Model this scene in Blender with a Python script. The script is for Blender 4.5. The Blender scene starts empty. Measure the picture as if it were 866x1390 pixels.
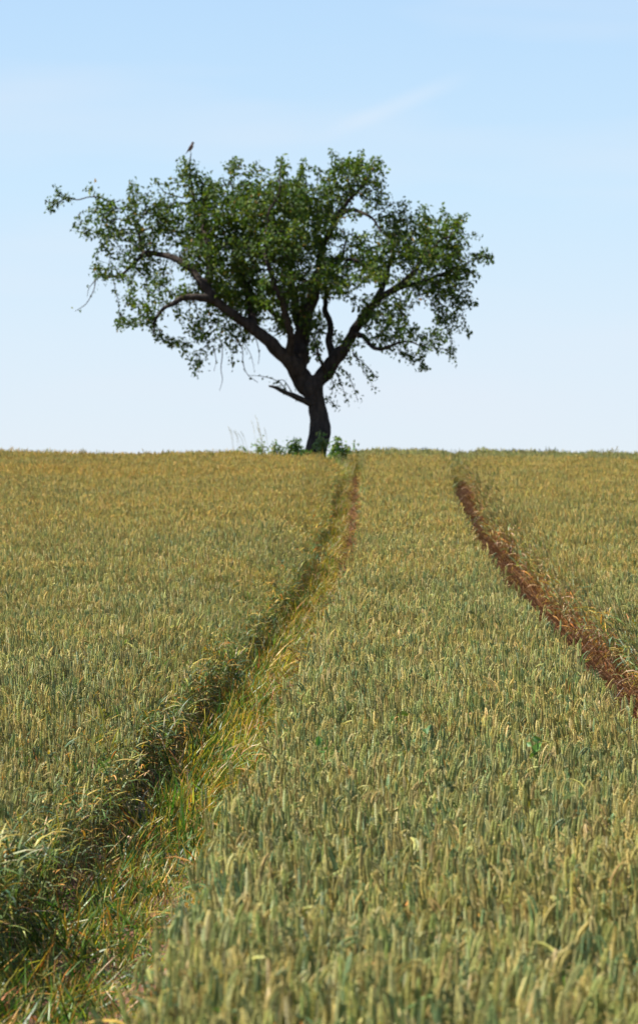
import bpy, math, random
import numpy as np
from mathutils import Vector, Matrix, Euler, noise as mnoise

scene = bpy.context.scene
COL = scene.collection
R = math.radians
random.seed(7)
rng = np.random.default_rng(7)

# ------------------------------------------------------------------ camera
F = 5000.0                       # focal length in units of 1/1390 of the frame height
cam_d = bpy.data.cameras.new('camera')
cam = bpy.data.objects.new('camera', cam_d)
COL.objects.link(cam)
cam.location = (0, 0, 0)
cam.rotation_euler = (R(90) + math.atan(65 / F), 0, 0)
cam_d.sensor_fit = 'VERTICAL'
cam_d.sensor_height = 24.0
cam_d.lens = 24.0 * F / 1390
cam_d.clip_start = 0.1
cam_d.clip_end = 6000
cam_d.dof.use_dof = True
cam_d.dof.focus_distance = 19.0
cam_d.dof.aperture_fstop = 6.0
scene.camera = cam

# ------------------------------------------------------------------ sky and sun
SUN_EL, SUN_AZ = 55.0, -92.0    # azimuth measured from +Y (ahead) clockwise; the sun is high on the left
world = bpy.data.worlds.new('World')
scene.world = world
world.use_nodes = True
wn = world.node_tree
wn.nodes.clear()
w_out = wn.nodes.new('ShaderNodeOutputWorld')
w_bg = wn.nodes.new('ShaderNodeBackground')
sky = wn.nodes.new('ShaderNodeTexSky')
sky.sky_type = 'NISHITA'
sky.sun_disc = False
sky.sun_elevation = R(SUN_EL)
sky.sun_rotation = R(SUN_AZ)
sky.altitude = 300
sky.air_density = 1.0
sky.dust_density = 0.6
sky.ozone_density = 2.0
SKY_STRENGTH = 0.085
EXPOSURE = 1.32
w_bg.inputs['Strength'].default_value = SKY_STRENGTH
wn.links.new(w_bg.outputs[0], w_out.inputs['Surface'])
# thin high cirrus in the sky: soft stretched noise on the view direction, brightens the blue a little
tc = wn.nodes.new('ShaderNodeTexCoord')
mp = wn.nodes.new('ShaderNodeMapping')
mp.inputs['Rotation'].default_value = (0, R(-20), 0)
mp.inputs['Scale'].default_value = (7, 7, 42)
nz = wn.nodes.new('ShaderNodeTexNoise')
nz.inputs['Scale'].default_value = 1.0
nz.inputs['Detail'].default_value = 3.0
nz.inputs['Roughness'].default_value = 0.45
cr = wn.nodes.new('ShaderNodeMapRange')
cr.inputs['From Min'].default_value = 0.48
cr.inputs['From Max'].default_value = 0.78
cr.inputs['To Min'].default_value = 0.0
cr.inputs['To Max'].default_value = 0.45
mix = wn.nodes.new('ShaderNodeMix')
mix.data_type = 'RGBA'
mix.inputs['B'].default_value = (0.80/0.212, 0.85/0.212, 0.94/0.212, 1)
wn.links.new(tc.outputs['Generated'], mp.inputs['Vector'])
wn.links.new(mp.outputs[0], nz.inputs['Vector'])
wn.links.new(nz.outputs['Fac'], cr.inputs['Value'])
wn.links.new(cr.outputs['Result'], mix.inputs['Factor'])
# pale haze low in the sky, giving way to the clear sky above
sx = wn.nodes.new('ShaderNodeSeparateXYZ')
wn.links.new(tc.outputs['Generated'], sx.inputs[0])
hz = wn.nodes.new('ShaderNodeValToRGB')
hzm = wn.nodes.new('ShaderNodeMapRange'); hzm.inputs['From Min'].default_value = 0.0; hzm.inputs['From Max'].default_value = 0.2
wn.links.new(sx.outputs['Z'], hzm.inputs['Value']); wn.links.new(hzm.outputs[0], hz.inputs['Fac'])
K = 1.0/(SKY_STRENGTH*2.0**EXPOSURE)
def kc(c): return (c[0]*K, c[1]*K, c[2]*K, 1)
e = hz.color_ramp.elements
e[0].position = 0.12; e[0].color = kc((0.76, 0.84, 0.93))
e[1].position = 1.0; e[1].color = kc((0.42, 0.64, 0.95))
for pos, c in ((0.30, (0.70, 0.83, 0.96)), (0.50, (0.60, 0.80, 0.98)), (0.72, (0.51, 0.73, 0.97))):
    q = e.new(pos); q.color = kc(c)
hf = wn.nodes.new('ShaderNodeMapRange'); hf.inputs['From Min'].default_value = 0.15; hf.inputs['From Max'].default_value = 0.45
hf.inputs['To Min'].default_value = 0.93; hf.inputs['To Max'].default_value = 0.0
wn.links.new(sx.outputs['Z'], hf.inputs['Value'])
hmix = wn.nodes.new('ShaderNodeMix'); hmix.data_type = 'RGBA'
wn.links.new(hf.outputs[0], hmix.inputs['Factor']); wn.links.new(sky.outputs[0], hmix.inputs['A']); wn.links.new(hz.outputs[0], hmix.inputs['B'])
wn.links.new(hmix.outputs['Result'], mix.inputs['A'])
wn.links.new(mix.outputs['Result'], w_bg.inputs['Color'])

# one faint straight vapour trail
def vdir(a, b): return Vector((a/5000, 1, b/5000)).normalized()
va, vb = vdir(-30, 562), vdir(225, 668)
vn = va.cross(vb).normalized(); vm = (va+vb).normalized(); vt = (vb-va).normalized()
def vdot(v):
    q = wn.nodes.new('ShaderNodeVectorMath'); q.operation = 'DOT_PRODUCT'; q.inputs[1].default_value = v
    wn.links.new(tc.outputs['Generated'], q.inputs[0]); return q.outputs['Value']
def mrange(inp, a, b, c, d, smooth=True):
    q = wn.nodes.new('ShaderNodeMapRange'); q.interpolation_type = 'SMOOTHSTEP' if smooth else 'LINEAR'
    for k_, v_ in (('From Min', a), ('From Max', b), ('To Min', c), ('To Max', d)): q.inputs[k_].default_value = v_
    wn.links.new(inp, q.inputs['Value']); return q.outputs[0]
def wmath(op, a, b=None):
    q = wn.nodes.new('ShaderNodeMath'); q.operation = op; wn.links.new(a, q.inputs[0])
    if b is not None: wn.links.new(b, q.inputs[1])
    return q.outputs[0]
across = mrange(wmath('ABSOLUTE', vdot(vn)), 0.0, 0.0036, 1.0, 0.0)
along = mrange(wmath('ABSOLUTE', vdot(vt)), 0.006, 0.027, 0.26, 0.0)
front = mrange(vdot(vm), 0.9, 0.95, 0.0, 1.0)
trail = wmath('MULTIPLY', wmath('MULTIPLY', across, along), front)
mix2 = wn.nodes.new('ShaderNodeMix'); mix2.data_type = 'RGBA'; mix2.inputs['B'].default_value = (3.9, 4.2, 4.6, 1)
wn.links.new(trail, mix2.inputs['Factor']); wn.links.new(mix.outputs['Result'], mix2.inputs['A'])
wn.links.new(mix2.outputs['Result'], w_bg.inputs['Color'])

sun_d = bpy.data.lights.new('sun', 'SUN')
sun_d.energy = 5.0
sun_d.angle = R(0.5)
sun_d.color = (1.0, 0.95, 0.86)
sun = bpy.data.objects.new('sun', sun_d)
COL.objects.link(sun)
sd = Vector((math.sin(R(SUN_AZ)) * math.cos(R(SUN_EL)), math.cos(R(SUN_AZ)) * math.cos(R(SUN_EL)), math.sin(R(SUN_EL))))
sun.rotation_euler = sd.to_track_quat('Z', 'Y').to_euler()
sun.location = sd * 200

scene.view_settings.view_transform = 'Standard'
scene.view_settings.look = 'None'
scene.view_settings.exposure = EXPOSURE
scene.view_settings.gamma = 1.0
scene.view_settings.use_curve_mapping = False

# ------------------------------------------------------------------ helpers
def pchip(x, y):
    x = np.array(x, float); y = np.array(y, float)
    h = np.diff(x); s = np.diff(y) / h
    m = np.zeros(len(x)); m[0] = s[0]; m[-1] = s[-1]
    for i in range(1, len(x) - 1):
        if s[i-1] * s[i] > 0:
            w1 = 2*h[i] + h[i-1]; w2 = h[i] + 2*h[i-1]
            m[i] = (w1 + w2) / (w1 / s[i-1] + w2 / s[i])
    def f(t):
        t = np.asarray(t, float)
        tt = np.clip(t, x[0], x[-1])
        i = np.clip(np.searchsorted(x, tt) - 1, 0, len(x) - 2)
        u = (tt - x[i]) / h[i]
        v = (2*u**3 - 3*u**2 + 1)*y[i] + (u**3 - 2*u*u + u)*h[i]*m[i] + (-2*u**3 + 3*u*u)*y[i+1] + (u**3 - u*u)*h[i]*m[i+1]
        return v + np.where(t > x[-1], (t - x[-1]) * m[-1], 0) + np.where(t < x[0], (t - x[0]) * m[0], 0)
    return f

def tag(o, label=None, cat=None, group=None, kind=None):
    if label: o['label'] = label
    if cat: o['category'] = cat
    if group: o['group'] = group
    if kind: o['kind'] = kind
    return o

def empty(name, loc):
    o = bpy.data.objects.new(name, None)
    o.empty_display_size = 0.2
    o.location = loc
    COL.objects.link(o)
    return o

class MB:
    """collects faces with a colour per vertex and links them as one mesh"""
    def __init__(s): s.v = []; s.f = []; s.c = []
    def add(s, vs, fs, c):
        n = len(s.v)
        s.v.extend([tuple(p) for p in vs])
        s.f.extend([tuple(i + n for i in f) for f in fs])
        if isinstance(c, tuple): s.c.extend([c] * len(vs))
        else: s.c.extend(c)
    def mesh(s, name, mat, smooth=True):
        me = bpy.data.meshes.new(name)
        me.from_pydata(s.v, [], s.f)
        at = me.color_attributes.new('tint', 'FLOAT_COLOR', 'POINT')
        arr = np.ones((len(s.v), 4), np.float32)
        arr[:, :3] = np.array(s.c, np.float32).reshape(-1, 3)
        at.data.foreach_set('color', arr.ravel())
        me.materials.append(mat)
        if smooth: me.polygons.foreach_set('use_smooth', [True] * len(me.polygons))
        me.update()
        return me
    def build(s, name, mat, parent=None, loc=None, smooth=True):
        o = bpy.data.objects.new(name, s.mesh(name, mat, smooth))
        COL.objects.link(o)
        if parent: o.parent = parent
        if loc is not None: o.location = loc
        return o

def frame_axes(t):
    t = t.normalized()
    a = Vector((0, 0, 1)) if abs(t.z) < 0.9 else Vector((1, 0, 0))
    u = t.cross(a).normalized()
    return u, t.cross(u).normalized()

def tube(mb, pts, rad, n, col, bump=0.0, cap=True, seed=0.0):
    """one continuous tapered tube along the points"""
    pts = [Vector(p) for p in pts]
    vs, fs = [], []
    u = None
    for i, p in enumerate(pts):
        t = (pts[min(i+1, len(pts)-1)] - pts[max(i-1, 0)])
        if t.length < 1e-9: t = Vector((0, 0, 1))
        t.normalize()
        if u is None: u, w = frame_axes(t)
        else:
            u = (u - t * u.dot(t)).normalized(); w = t.cross(u)
        for k in range(n):
            a = 2*math.pi*k/n
            d = u*math.cos(a) + w*math.sin(a)
            r = rad[i]
            if bump:
                q = p + d*r
                r *= 1 + bump*(mnoise.noise(Vector((q.x*4+seed, q.y*4, q.z*2.2)))*1.3 + 0.5*mnoise.noise(Vector((q.x*12, q.y*12+seed, q.z*5))))
            vs.append(p + d*r)
    for i in range(len(pts)-1):
        for k in range(n):
            a = i*n + k; b = i*n + (k+1) % n
            fs.append((a, b, b+n, a+n))
    if cap:
        fs.append(tuple(range(n))[::-1]); fs.append(tuple((len(pts)-1)*n + k for k in range(n)))
    mb.add(vs, fs, col)

def spline(P, sub=6):
    """Catmull-Rom through points with radius as the 4th value"""
    P = [np.array(p, float) for p in P]
    Q = [2*P[0]-P[1]] + P + [2*P[-1]-P[-2]]
    out = []
    for i in range(1, len(Q)-2):
        for k in range(sub):
            t = k/sub
            out.append(0.5*((2*Q[i]) + (-Q[i-1]+Q[i+1])*t + (2*Q[i-1]-5*Q[i]+4*Q[i+1]-Q[i+2])*t*t + (-Q[i-1]+3*Q[i]-3*Q[i+1]+Q[i+2])*t**3))
    out.append(P[-1])
    return out

# ------------------------------------------------------------------ materials
def new_mat(name):
    m = bpy.data.materials.new(name)
    m.use_nodes = True
    nt = m.node_tree
    b = nt.nodes['Principled BSDF']
    return m, nt, b

def plant_mat(name, rough=0.55, trans=0.3, var=0.25, ripe=False, spec=0.35, tcol=(1.0, 1.0, 0.45)):
    """thin plant tissue: colour per vertex, variation per instance, light coming through"""
    m, nt, b = new_mat(name)
    N, L = nt.nodes.new, nt.links.new
    at = N('ShaderNodeAttribute'); at.attribute_name = 'tint'
    colour = at.outputs['Color']
    if ripe:
        ia = N('ShaderNodeAttribute'); ia.attribute_type = 'INSTANCER'; ia.attribute_name = 'ripe'
        mx = N('ShaderNodeMix'); mx.data_type = 'RGBA'; mx.blend_type = 'MULTIPLY'
        mx.inputs['B'].default_value = (1.42, 1.09, 0.74, 1)
        L(ia.outputs['Fac'], mx.inputs['Factor']); L(colour, mx.inputs['A'])
        colour = mx.outputs['Result']
    oi = N('ShaderNodeObjectInfo')
    hs = N('ShaderNodeHueSaturation')
    mr = N('ShaderNodeMapRange'); mr.inputs['To Min'].default_value = 1 - var; mr.inputs['To Max'].default_value = 1 + var
    L(oi.outputs['Random'], mr.inputs['Value']); L(mr.outputs[0], hs.inputs['Value'])
    L(colour, hs.inputs['Color'])
    L(hs.outputs[0], b.inputs['Base Color'])
    b.inputs['Roughness'].default_value = rough
    b.inputs['Specular IOR Level'].default_value = spec
    tr = N('ShaderNodeBsdfTranslucent')
    tm = N('ShaderNodeMix'); tm.data_type = 'RGBA'; tm.blend_type = 'MULTIPLY'
    tm.inputs['Factor'].default_value = 1.0; tm.inputs['B'].default_value = (*tcol, 1)
    L(hs.outputs[0], tm.inputs['A']); L(tm.outputs['Result'], tr.inputs['Color'])
    ms = N('ShaderNodeMixShader'); ms.inputs[0].default_value = trans
    L(b.outputs[0], ms.inputs[1]); L(tr.outputs[0], ms.inputs[2])
    L(ms.outputs[0], nt.nodes['Material Output'].inputs['Surface'])
    return m

M_WHEAT = plant_mat('wheat', 0.5, 0.3, 0.22, ripe=True, spec=0.3)
M_GRASS = plant_mat('grass_blades', 0.42, 0.4, 0.3, spec=0.35)
M_LEAF = plant_mat('tree_leaf', 0.5, 0.36, 0.0, spec=0.22, tcol=(1.5, 1.35, 0.35))
M_WEED = plant_mat('weed_leaf', 0.45, 0.35, 0.1, spec=0.4, tcol=(1.5, 1.4, 0.4))
M_FEATHER = plant_mat('feathers', 0.8, 0.0, 0.0, spec=0.1)

def soil_mat():
    m, nt, b = new_mat('soil')
    N, L = nt.nodes.new, nt.links.new
    tcn = N('ShaderNodeTexCoord')
    n1 = N('ShaderNodeTexNoise'); n1.inputs['Scale'].default_value = 3.0; n1.inputs['Detail'].default_value = 8
    n2 = N('ShaderNodeTexNoise'); n2.inputs['Scale'].default_value = 28.0; n2.inputs['Detail'].default_value = 6
    L(tcn.outputs['Object'], n1.inputs['Vector']); L(tcn.outputs['Object'], n2.inputs['Vector'])
    r = N('ShaderNodeValToRGB')
    r.color_ramp.elements[0].position = 0.3; r.color_ramp.elements[0].color = (0.085, 0.038, 0.025, 1)
    r.color_ramp.elements[1].position = 0.72; r.color_ramp.elements[1].color = (0.185, 0.095, 0.060, 1)
    ad = N('ShaderNodeMath'); ad.operation = 'MULTIPLY_ADD'; ad.inputs[1].default_value = 0.5; 
    L(n2.outputs['Fac'], ad.inputs[0])
    ml = N('ShaderNodeMath'); ml.operation = 'MULTIPLY'; ml.inputs[1].default_value = 0.5
    L(n1.outputs['Fac'], ml.inputs[0]); L(ml.outputs[0], ad.inputs[2])
    L(ad.outputs[0], r.inputs['Fac']); L(r.outputs[0], b.inputs['Base Color'])
    b.inputs['Roughness'].default_value = 0.95
    b.inputs['Specular IOR Level'].default_value = 0.15
    bp = N('ShaderNodeBump'); bp.inputs['Strength'].default_value = 0.8; bp.inputs['Distance'].default_value = 0.05
    L(ad.outputs[0], bp.inputs['Height']); L(bp.outputs[0], b.inputs['Normal'])
    return m
M_SOIL = soil_mat()

def bark_mat():
    m, nt, b = new_mat('bark')
    N, L = nt.nodes.new, nt.links.new
    tcn = N('ShaderNodeTexCoord')
    mpn = N('ShaderNodeMapping'); mpn.inputs['Scale'].default_value = (1, 1, 0.45)
    L(tcn.outputs['Object'], mpn.inputs['Vector'])
    v = N('ShaderNodeTexVoronoi'); v.feature = 'DISTANCE_TO_EDGE'; v.inputs['Scale'].default_value = 22
    n1 = N('ShaderNodeTexNoise'); n1.inputs['Scale'].default_value = 9; n1.inputs['Detail'].default_value = 7
    L(mpn.outputs[0], v.inputs['Vector']); L(mpn.outputs[0], n1.inputs['Vector'])
    r = N('ShaderNodeValToRGB')
    r.color_ramp.elements[0].position = 0.3; r.color_ramp.elements[0].color = (0.018, 0.014, 0.012, 1)
    r.color_ramp.elements[1].position = 0.75; r.color_ramp.elements[1].color = (0.062, 0.048, 0.038, 1)
    L(n1.outputs['Fac'], r.inputs['Fac']); L(r.outputs[0], b.inputs['Base Color'])
    b.inputs['Roughness'].default_value = 0.9
    b.inputs['Specular IOR Level'].default_value = 0.2
    mn = N('ShaderNodeMath'); mn.operation = 'MINIMUM'; mn.inputs[1].default_value = 0.25
    L(v.outputs['Distance'], mn.inputs[0])
    bp = N('ShaderNodeBump'); bp.inputs['Strength'].default_value = 0.9; bp.inputs['Distance'].default_value = 0.05
    L(mn.outputs[0], bp.inputs['Height']); L(bp.outputs[0], b.inputs['Normal'])
    return m
M_BARK = bark_mat()

# ------------------------------------------------------------------ terrain
CROP_H = 0.62
canopy = pchip([0, 3, 6, 10, 15, 20, 28, 36, 45, 55, 65, 72, 78, 85, 95, 110, 140, 200, 400],
               [-.90, -.89, -.87, -.79, -.655, -.50, -.22, .14, .60, 1.16, 1.70, 2.02, 2.235, 2.40, 2.42, 2.2, 1.2, -1.5, -9.0])
def swell(x, y):
    """slow sideways undulation of the hill, zero near the tracks"""
    x = np.asarray(x, float); y = np.asarray(y, float)
    w = np.clip((y - 25) / 50, 0, 1)
    return w * (0.05*np.sin(x*0.55 + 0.8) + 0.0012*np.clip(np.abs(x) - 3, 0, 60)**1.3*np.sign(1))
def crop_top(x, y): return canopy(y) + swell(x, y)

LX = pchip([0, 8, 10, 14, 18, 23, 30, 40, 50, 60, 70, 95], [-.46, -.425, -.40, -.28, -.17, -.06, .13, .39, .55, .68, .80, 1.05])   # inner edge of left track
LW = pchip([0, 8, 12, 17, 23, 29, 35, 46, 60, 95], [.64, .64, .62, .60, .57, .54, .50, .45, .42, .40])                              # its width
RX = pchip([0, 8, 15, 20, 25, 30, 38, 45, 55, 65, 80, 95], [1.38, 1.40, 1.42, 1.46, 1.52, 1.57, 1.65, 1.78, 2.0, 2.28, 2.74, 3.1])
RW = pchip([0, 15, 20, 30, 40, 60, 95], [.66, .66, .64, .58, .53, .48, .44])

def track_dip(x, y):
    """wheel ruts pressed into the soil"""
    lc = LX(y) - LW(y)/2; rc = RX(y) + RW(y)/2
    a = np.exp(-((x - lc)/0.16)**2)*0.05; b = np.exp(-((x - rc)/0.14)**2)*0.06
    return -(a + b)
def ground_z(x, y): return crop_top(x, y) - CROP_H + track_dip(x, y)

def grid_obj(name, xs, ys, dz, mat, zf):
    X, Y = np.meshgrid(xs, ys)
    Z = zf(X, Y) + dz
    v = np.stack([X.ravel(), Y.ravel(), Z.ravel()], 1)
    nx, ny = len(xs), len(ys)
    f = [(j*nx+i, j*nx+i+1, (j+1)*nx+i+1, (j+1)*nx+i) for j in range(ny-1) for i in range(nx-1)]
    me = bpy.data.meshes.new(name); me.from_pydata(v.tolist(), [], f)
    me.polygons.foreach_set('use_smooth', [True]*len(me.polygons)); me.materials.append(mat)
    o = bpy.data.objects.new(name, me); COL.objects.link(o)
    return o

xs = np.concatenate([[-1500, -600, -250, -120, -60, -35, -20, -14], np.arange(-10, 10.01, 0.12), [14, 20, 35, 60, 120, 250, 600, 1500]])
ys = np.concatenate([[-800, -300, -100, -40, -15, -5], np.arange(0, 100, 0.4), [103, 107, 112, 120, 130, 145, 165, 200, 260, 340, 400, 700, 1500]])
tag(grid_obj('ground', xs, ys, 0, M_SOIL, ground_z), kind='structure')

def strip(name, xf, wf, y0, y1, mat):
    ysn = np.arange(y0, y1, 0.12)
    v, f = [], []
    n = 9
    for j, y in enumerate(ysn):
        for i in range(n):
            x = float(xf(y)) + float(wf(y))*(i/(n-1))
            z = float(ground_z(x, y)) + 0.012 + 0.030*mnoise.noise(Vector((x*9, y*5, 3))) + 0.022*mnoise.noise(Vector((x*30, y*22, 9)))
            if i in (0, n-1): z -= 0.03
            v.append((x, y, z))
    for j in range(len(ysn)-1):
        for i in range(n-1):
            a = j*n+i; f.append((a, a+1, a+n+1, a+n))
    me = bpy.data.meshes.new(name); me.from_pydata(v, [], f); me.materials.append(mat)
    me.polygons.foreach_set('use_smooth', [True]*len(me.polygons))
    o = bpy.data.objects.new(name, me); COL.objects.link(o)
    tag(o, kind='structure'); return o
strip('wheel_track', lambda y: LX(y)-LW(y)-0.03, lambda y: LW(y)+0.06, 0.5, 74, M_SOIL)
strip('wheel_track', lambda y: RX(y)-0.03, lambda y: RW(y)+0.06, 0.5, 92, M_SOIL)

# ------------------------------------------------------------------ crop variants (kept out of the scene, used as instances)
def lerp3(a, b, t): return tuple(a[i]*(1-t)+b[i]*t for i in range(3))
def vary(c, r, s=0.15): return tuple(max(0.0, x*(1+r.uniform(-s, s))) for x in c)

EAR_A, EAR_B, EAR_C = (0.39, 0.35, 0.12), (0.275, 0.30, 0.105), (0.145, 0.215, 0.088)
STEM_C, DRY_C = (0.28, 0.31, 0.13), (0.30, 0.19, 0.085)
LEAF_C = [(0.085, 0.160, 0.060), (0.125, 0.190, 0.055), (0.070, 0.125, 0.065), (0.30, 0.29, 0.06), (0.48, 0.33, 0.06), (0.50, 0.24, 0.06), (0.36, 0.27, 0.15)]
LEAF_W = [0.36, 0.20, 0.22, 0.07, 0.06, 0.04, 0.05]

def blade(mb, r, base, direc, length, width, droop, col, seg=4, col2=None):
    """a folded, arching leaf blade"""
    d = Vector(direc).normalized(); p = Vector(base)
    side = d.cross(Vector((0, 0, 1)))
    if side.length < 0.05: side = Vector((r.uniform(-1, 1), r.uniform(-1, 1), 0.01))
    side.normalize()
    tw = r.uniform(-0.5, 0.5)
    vs, fs, cs = [], [], []
    for i in range(seg+1):
        t = i/seg
        w = width*(0.65+1.2*t-1.85*t*t) if i < seg else width*0.04
        s2 = (side*math.cos(tw*t*2) + d.cross(side)*math.sin(tw*t*2)).normalized()
        vs += [p - s2*w/2, p + s2*w/2]
        c = lerp3(col, col2 or col, t*t)
        cs += [c, c]
        if i < seg:
            p = p + d*(length/seg)
            d = (d + Vector((0, 0, -droop/seg))).normalized()
            a = 2*i; fs.append((a, a+1, a+3, a+2))
    mb.add(vs, fs, cs)

def wheat_ear(mb, r, base, direc, length, col, nod):
    """two-sided ear: rows of pointed spikelets up a bent axis"""
    d = Vector(direc).normalized(); p = Vector(base)
    side, up2 = frame_axes(d)
    ang = r.uniform(0, math.pi)
    side = side*math.cos(ang) + up2*math.sin(ang)
    bend = Vector((r.uniform(-1, 1), r.uniform(-1, 1), -0.3)).normalized()
    n = 10
    for i in range(n):
        t = i/(n-1)
        d = (d + bend*nod/n).normalized()
        side = (side - d*side.dot(d)).normalized(); fr = d.cross(side)
        w = 0.0072*(0.75 + 1.0*t - 1.35*t*t) + 0.0012
        for s in ((-1, 1) if i < n-1 else (0,)):
            q = p + side*s*w*0.72 + d*(0.003 if s > 0 else 0)
            ax = (d + side*s*0.42).normalized()
            sl = length*0.185
            k = 0.85 + r.uniform(-0.15, 0.2)
            c0 = (col[0]*k*.62, col[1]*k*.80, col[2]*k*.8); c1 = tuple(x*k*1.08 for x in col)
            c2 = (min(.8, col[0]*k*1.55), col[1]*k*1.3, col[2]*k*1.15)
            a = q - ax*sl*0.35; b = q + ax*sl*0.7
            m = q + ax*sl*0.05
            vs = [a, m + side*w*0.55, m + fr*w*0.62, m - side*w*0.55, m - fr*w*0.62, b]
            mb.add(vs, [(0,1,2),(0,2,3),(0,3,4),(0,4,1),(5,2,1),(5,3,2),(5,4,3),(5,1,4)], [c0, c1, c1, c1, c1, c2])
            if r.random() < 0.3:      # pale anther or short awn standing off the spikelet
                o = q + side*s*w*.5 + fr*w*r.choice((-.6, .6)); aw = (ax + Vector((r.gauss(0, .5), r.gauss(0, .5), r.gauss(0, .3)))).normalized()
                mb.add([o, o + fr*.0022 + aw*.002, o + aw*r.uniform(.006, .012)], [(0, 1, 2)], (0.62, 0.46, 0.17))
        p = p + d*(length/n)

def wheat_clump(seed, n=12, patch=0.19, lean=0.0, dry=0.0, leafy=False):
    r = random.Random(seed)
    mb = MB()
    for k in range(n):
        bx, by = r.uniform(-patch/2, patch/2), r.uniform(-patch/2, patch/2)
        h = CROP_H - 0.05 + r.gauss(0, 0.028)
        if r.random() < 0.18: h -= r.uniform(0.05, 0.16)
        ld = r.uniform(0, 2*math.pi); la = abs(r.gauss(0, 0.07)) + lean*r.random()
        top = Vector((bx + math.sin(la)*math.cos(ld)*h, by + math.sin(la)*math.sin(ld)*h, h*math.cos(la) - 0.03))
        base = Vector((bx, by, -0.05))
        q = base.lerp(top, 0.6) + Vector((r.uniform(-.01, .01), r.uniform(-.01, .01), 0.01))
        u = r.random()
        col = EAR_A if u < 0.40 else EAR_B if u < 0.80 else EAR_C
        col = vary(lerp3(col, EAR_B, r.random()*0.5), r, 0.12)
        sc = vary(lerp3(STEM_C, DRY_C, 0.35*r.random() + dry), r)
        low = lerp3(sc, (0.17, 0.085, 0.045), 0.75)
        if dry > 0.5: low = (0.12, 0.058, 0.032)  # dry brown foot, darkened further: shade of the right track's wall put into colour
        if leafy: low = sc = vary((0.14, 0.20, 0.06), r)
        tube_cols = []
        # stem as a thin three-sided tube with browner foot
        vs, fs = [], []
        for i, (pp, rr) in enumerate(((base, .0022), (q, .0019), (top, .0015))):
            for a in range(3):
                vs.append(pp + Vector((math.cos(a*2.09), math.sin(a*2.09), 0))*rr)
                tube_cols.append(low if i == 0 else sc)
        for i in range(2):
            for a in range(3):
                fs.append((i*3+a, i*3+(a+1) % 3, i*3+3+(a+1) % 3, i*3+3+a))
        mb.add(vs, fs, tube_cols)
        sdir = (top - q).normalized()
        if r.random() < 0.10:      # strongly nodding ear
            sdir = (sdir + Vector((r.uniform(-1, 1), r.uniform(-1, 1), -0.1))*0.9).normalized(); nod = 1.3
        else:
            nod = abs(r.gauss(0.15, 0.35))
        if not leafy or r.random() < 0.3: wheat_ear(mb, r, top, sdir, r.uniform(0.052, 0.080), col, nod)
        # leaves up the stem, the flag leaf close under the ear
        hts = [r.uniform(.70, .86), r.uniform(.45, .65), r.uniform(.15, .4)]
        if leafy: hts = [r.uniform(.8, .98), r.uniform(.7, .95), r.uniform(.3, .5), r.uniform(.5, .75), r.uniform(.55, .9)]
        for lf, hh in enumerate(hts):
            a = r.uniform(0, 2*math.pi)
            w = list(LEAF_W)
            if dry > 0.5: w = [0.2, 0.1, 0.15, 0.02, 0.03, 0.1, 0.2]
            if leafy: w = [0.28, 0.3, 0.12, 0.12, 0.08, 0.07, 0.03]
            elif lf == 2: w = [0.05, 0.05, 0.05, 0.1, 0.12, 0.18, 0.45]
            c = vary(r.choices(LEAF_C, w)[0], r)
            if dry > 0.5 and lf > 0 and r.random() < .8: c = vary((0.15, 0.075, 0.04), r)  # dead brown leaves, their tone also lowered to stand in for that wall's shade
            c2 = c if r.random() < 0.6 else vary(r.choice(LEAF_C[3:]), r)
            bp = base.lerp(q, hh/0.6) if hh < 0.6 else q.lerp(top, (hh-0.6)/0.4)
            el = r.uniform(0.7, 2.2) if lf == 0 else r.uniform(0.3, 1.4)
            blade(mb, r, bp, (math.cos(a), math.sin(a), el), r.uniform(0.11, 0.22), r.uniform(0.009, 0.014), r.uniform(0.6, 2.2), c, 4, c2)
    return mb

def grass_tuft(seed, n=16, h=(0.12, 0.34), cols=None, spread=0.10, upright=1.4, width=(0.006, 0.012), droop=2.4):
    r = random.Random(seed); mb = MB()
    for k in range(n):
        a = r.uniform(0, 2*math.pi); rr = r.uniform(0, spread)
        b = (rr*math.cos(a*1.7), rr*math.sin(a*1.7), -0.02)
        c = vary(r.choices(cols[0], cols[1])[0], r, 0.3)
        c2 = c if r.random() < 0.5 else vary(r.choice(cols[2]), r, 0.2)
        blade(mb, r, b, (math.cos(a), math.sin(a), r.uniform(0.4, upright*1.8)), r.uniform(*h), r.uniform(*width), r.uniform(0.0, droop), c, 4, c2)
    return mb

def straw_tuft(seed, n=12):
    r = random.Random(seed); mb = MB()
    for k in range(n):
        a = r.uniform(-0.9, 0.9)          # leans to +X in its own frame
        p0 = Vector((r.uniform(-.08, .08), r.uniform(-.08, .08), -0.01))
        L = r.uniform(0.15, 0.42)
        d = Vector((math.cos(a), math.sin(a), r.uniform(0.1, 1.6))).normalized()
        p1 = p0 + d*L*0.5; p2 = p1 + (d + Vector((0, 0, -r.uniform(0, .7)))).normalized()*L*0.5
        c = vary(r.choice([(0.22, 0.12, 0.055), (0.19, 0.095, 0.045), (0.36, 0.22, 0.10), (0.14, 0.07, 0.04), (0.15, 0.07, 0.04)]), r, .25)
        tube(mb, [p0, p1, p2], [0.0016, 0.0016, 0.0012], 3, c, cap=False)
        if r.random() < 0.3: blade(mb, r, p1, d + Vector((r.uniform(-.5, .5), r.uniform(-.5, .5), 0)), r.uniform(.08, .2), .006, 2.0, vary(c, r), 3)
    return mb

def library(name, meshes):
    c = bpy.data.collections.new(name)
    for i, me in enumerate(meshes):
        o = bpy.data.objects.new('%s_%02d' % (name, i), me)
        c.objects.link(o)
    return c

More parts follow.
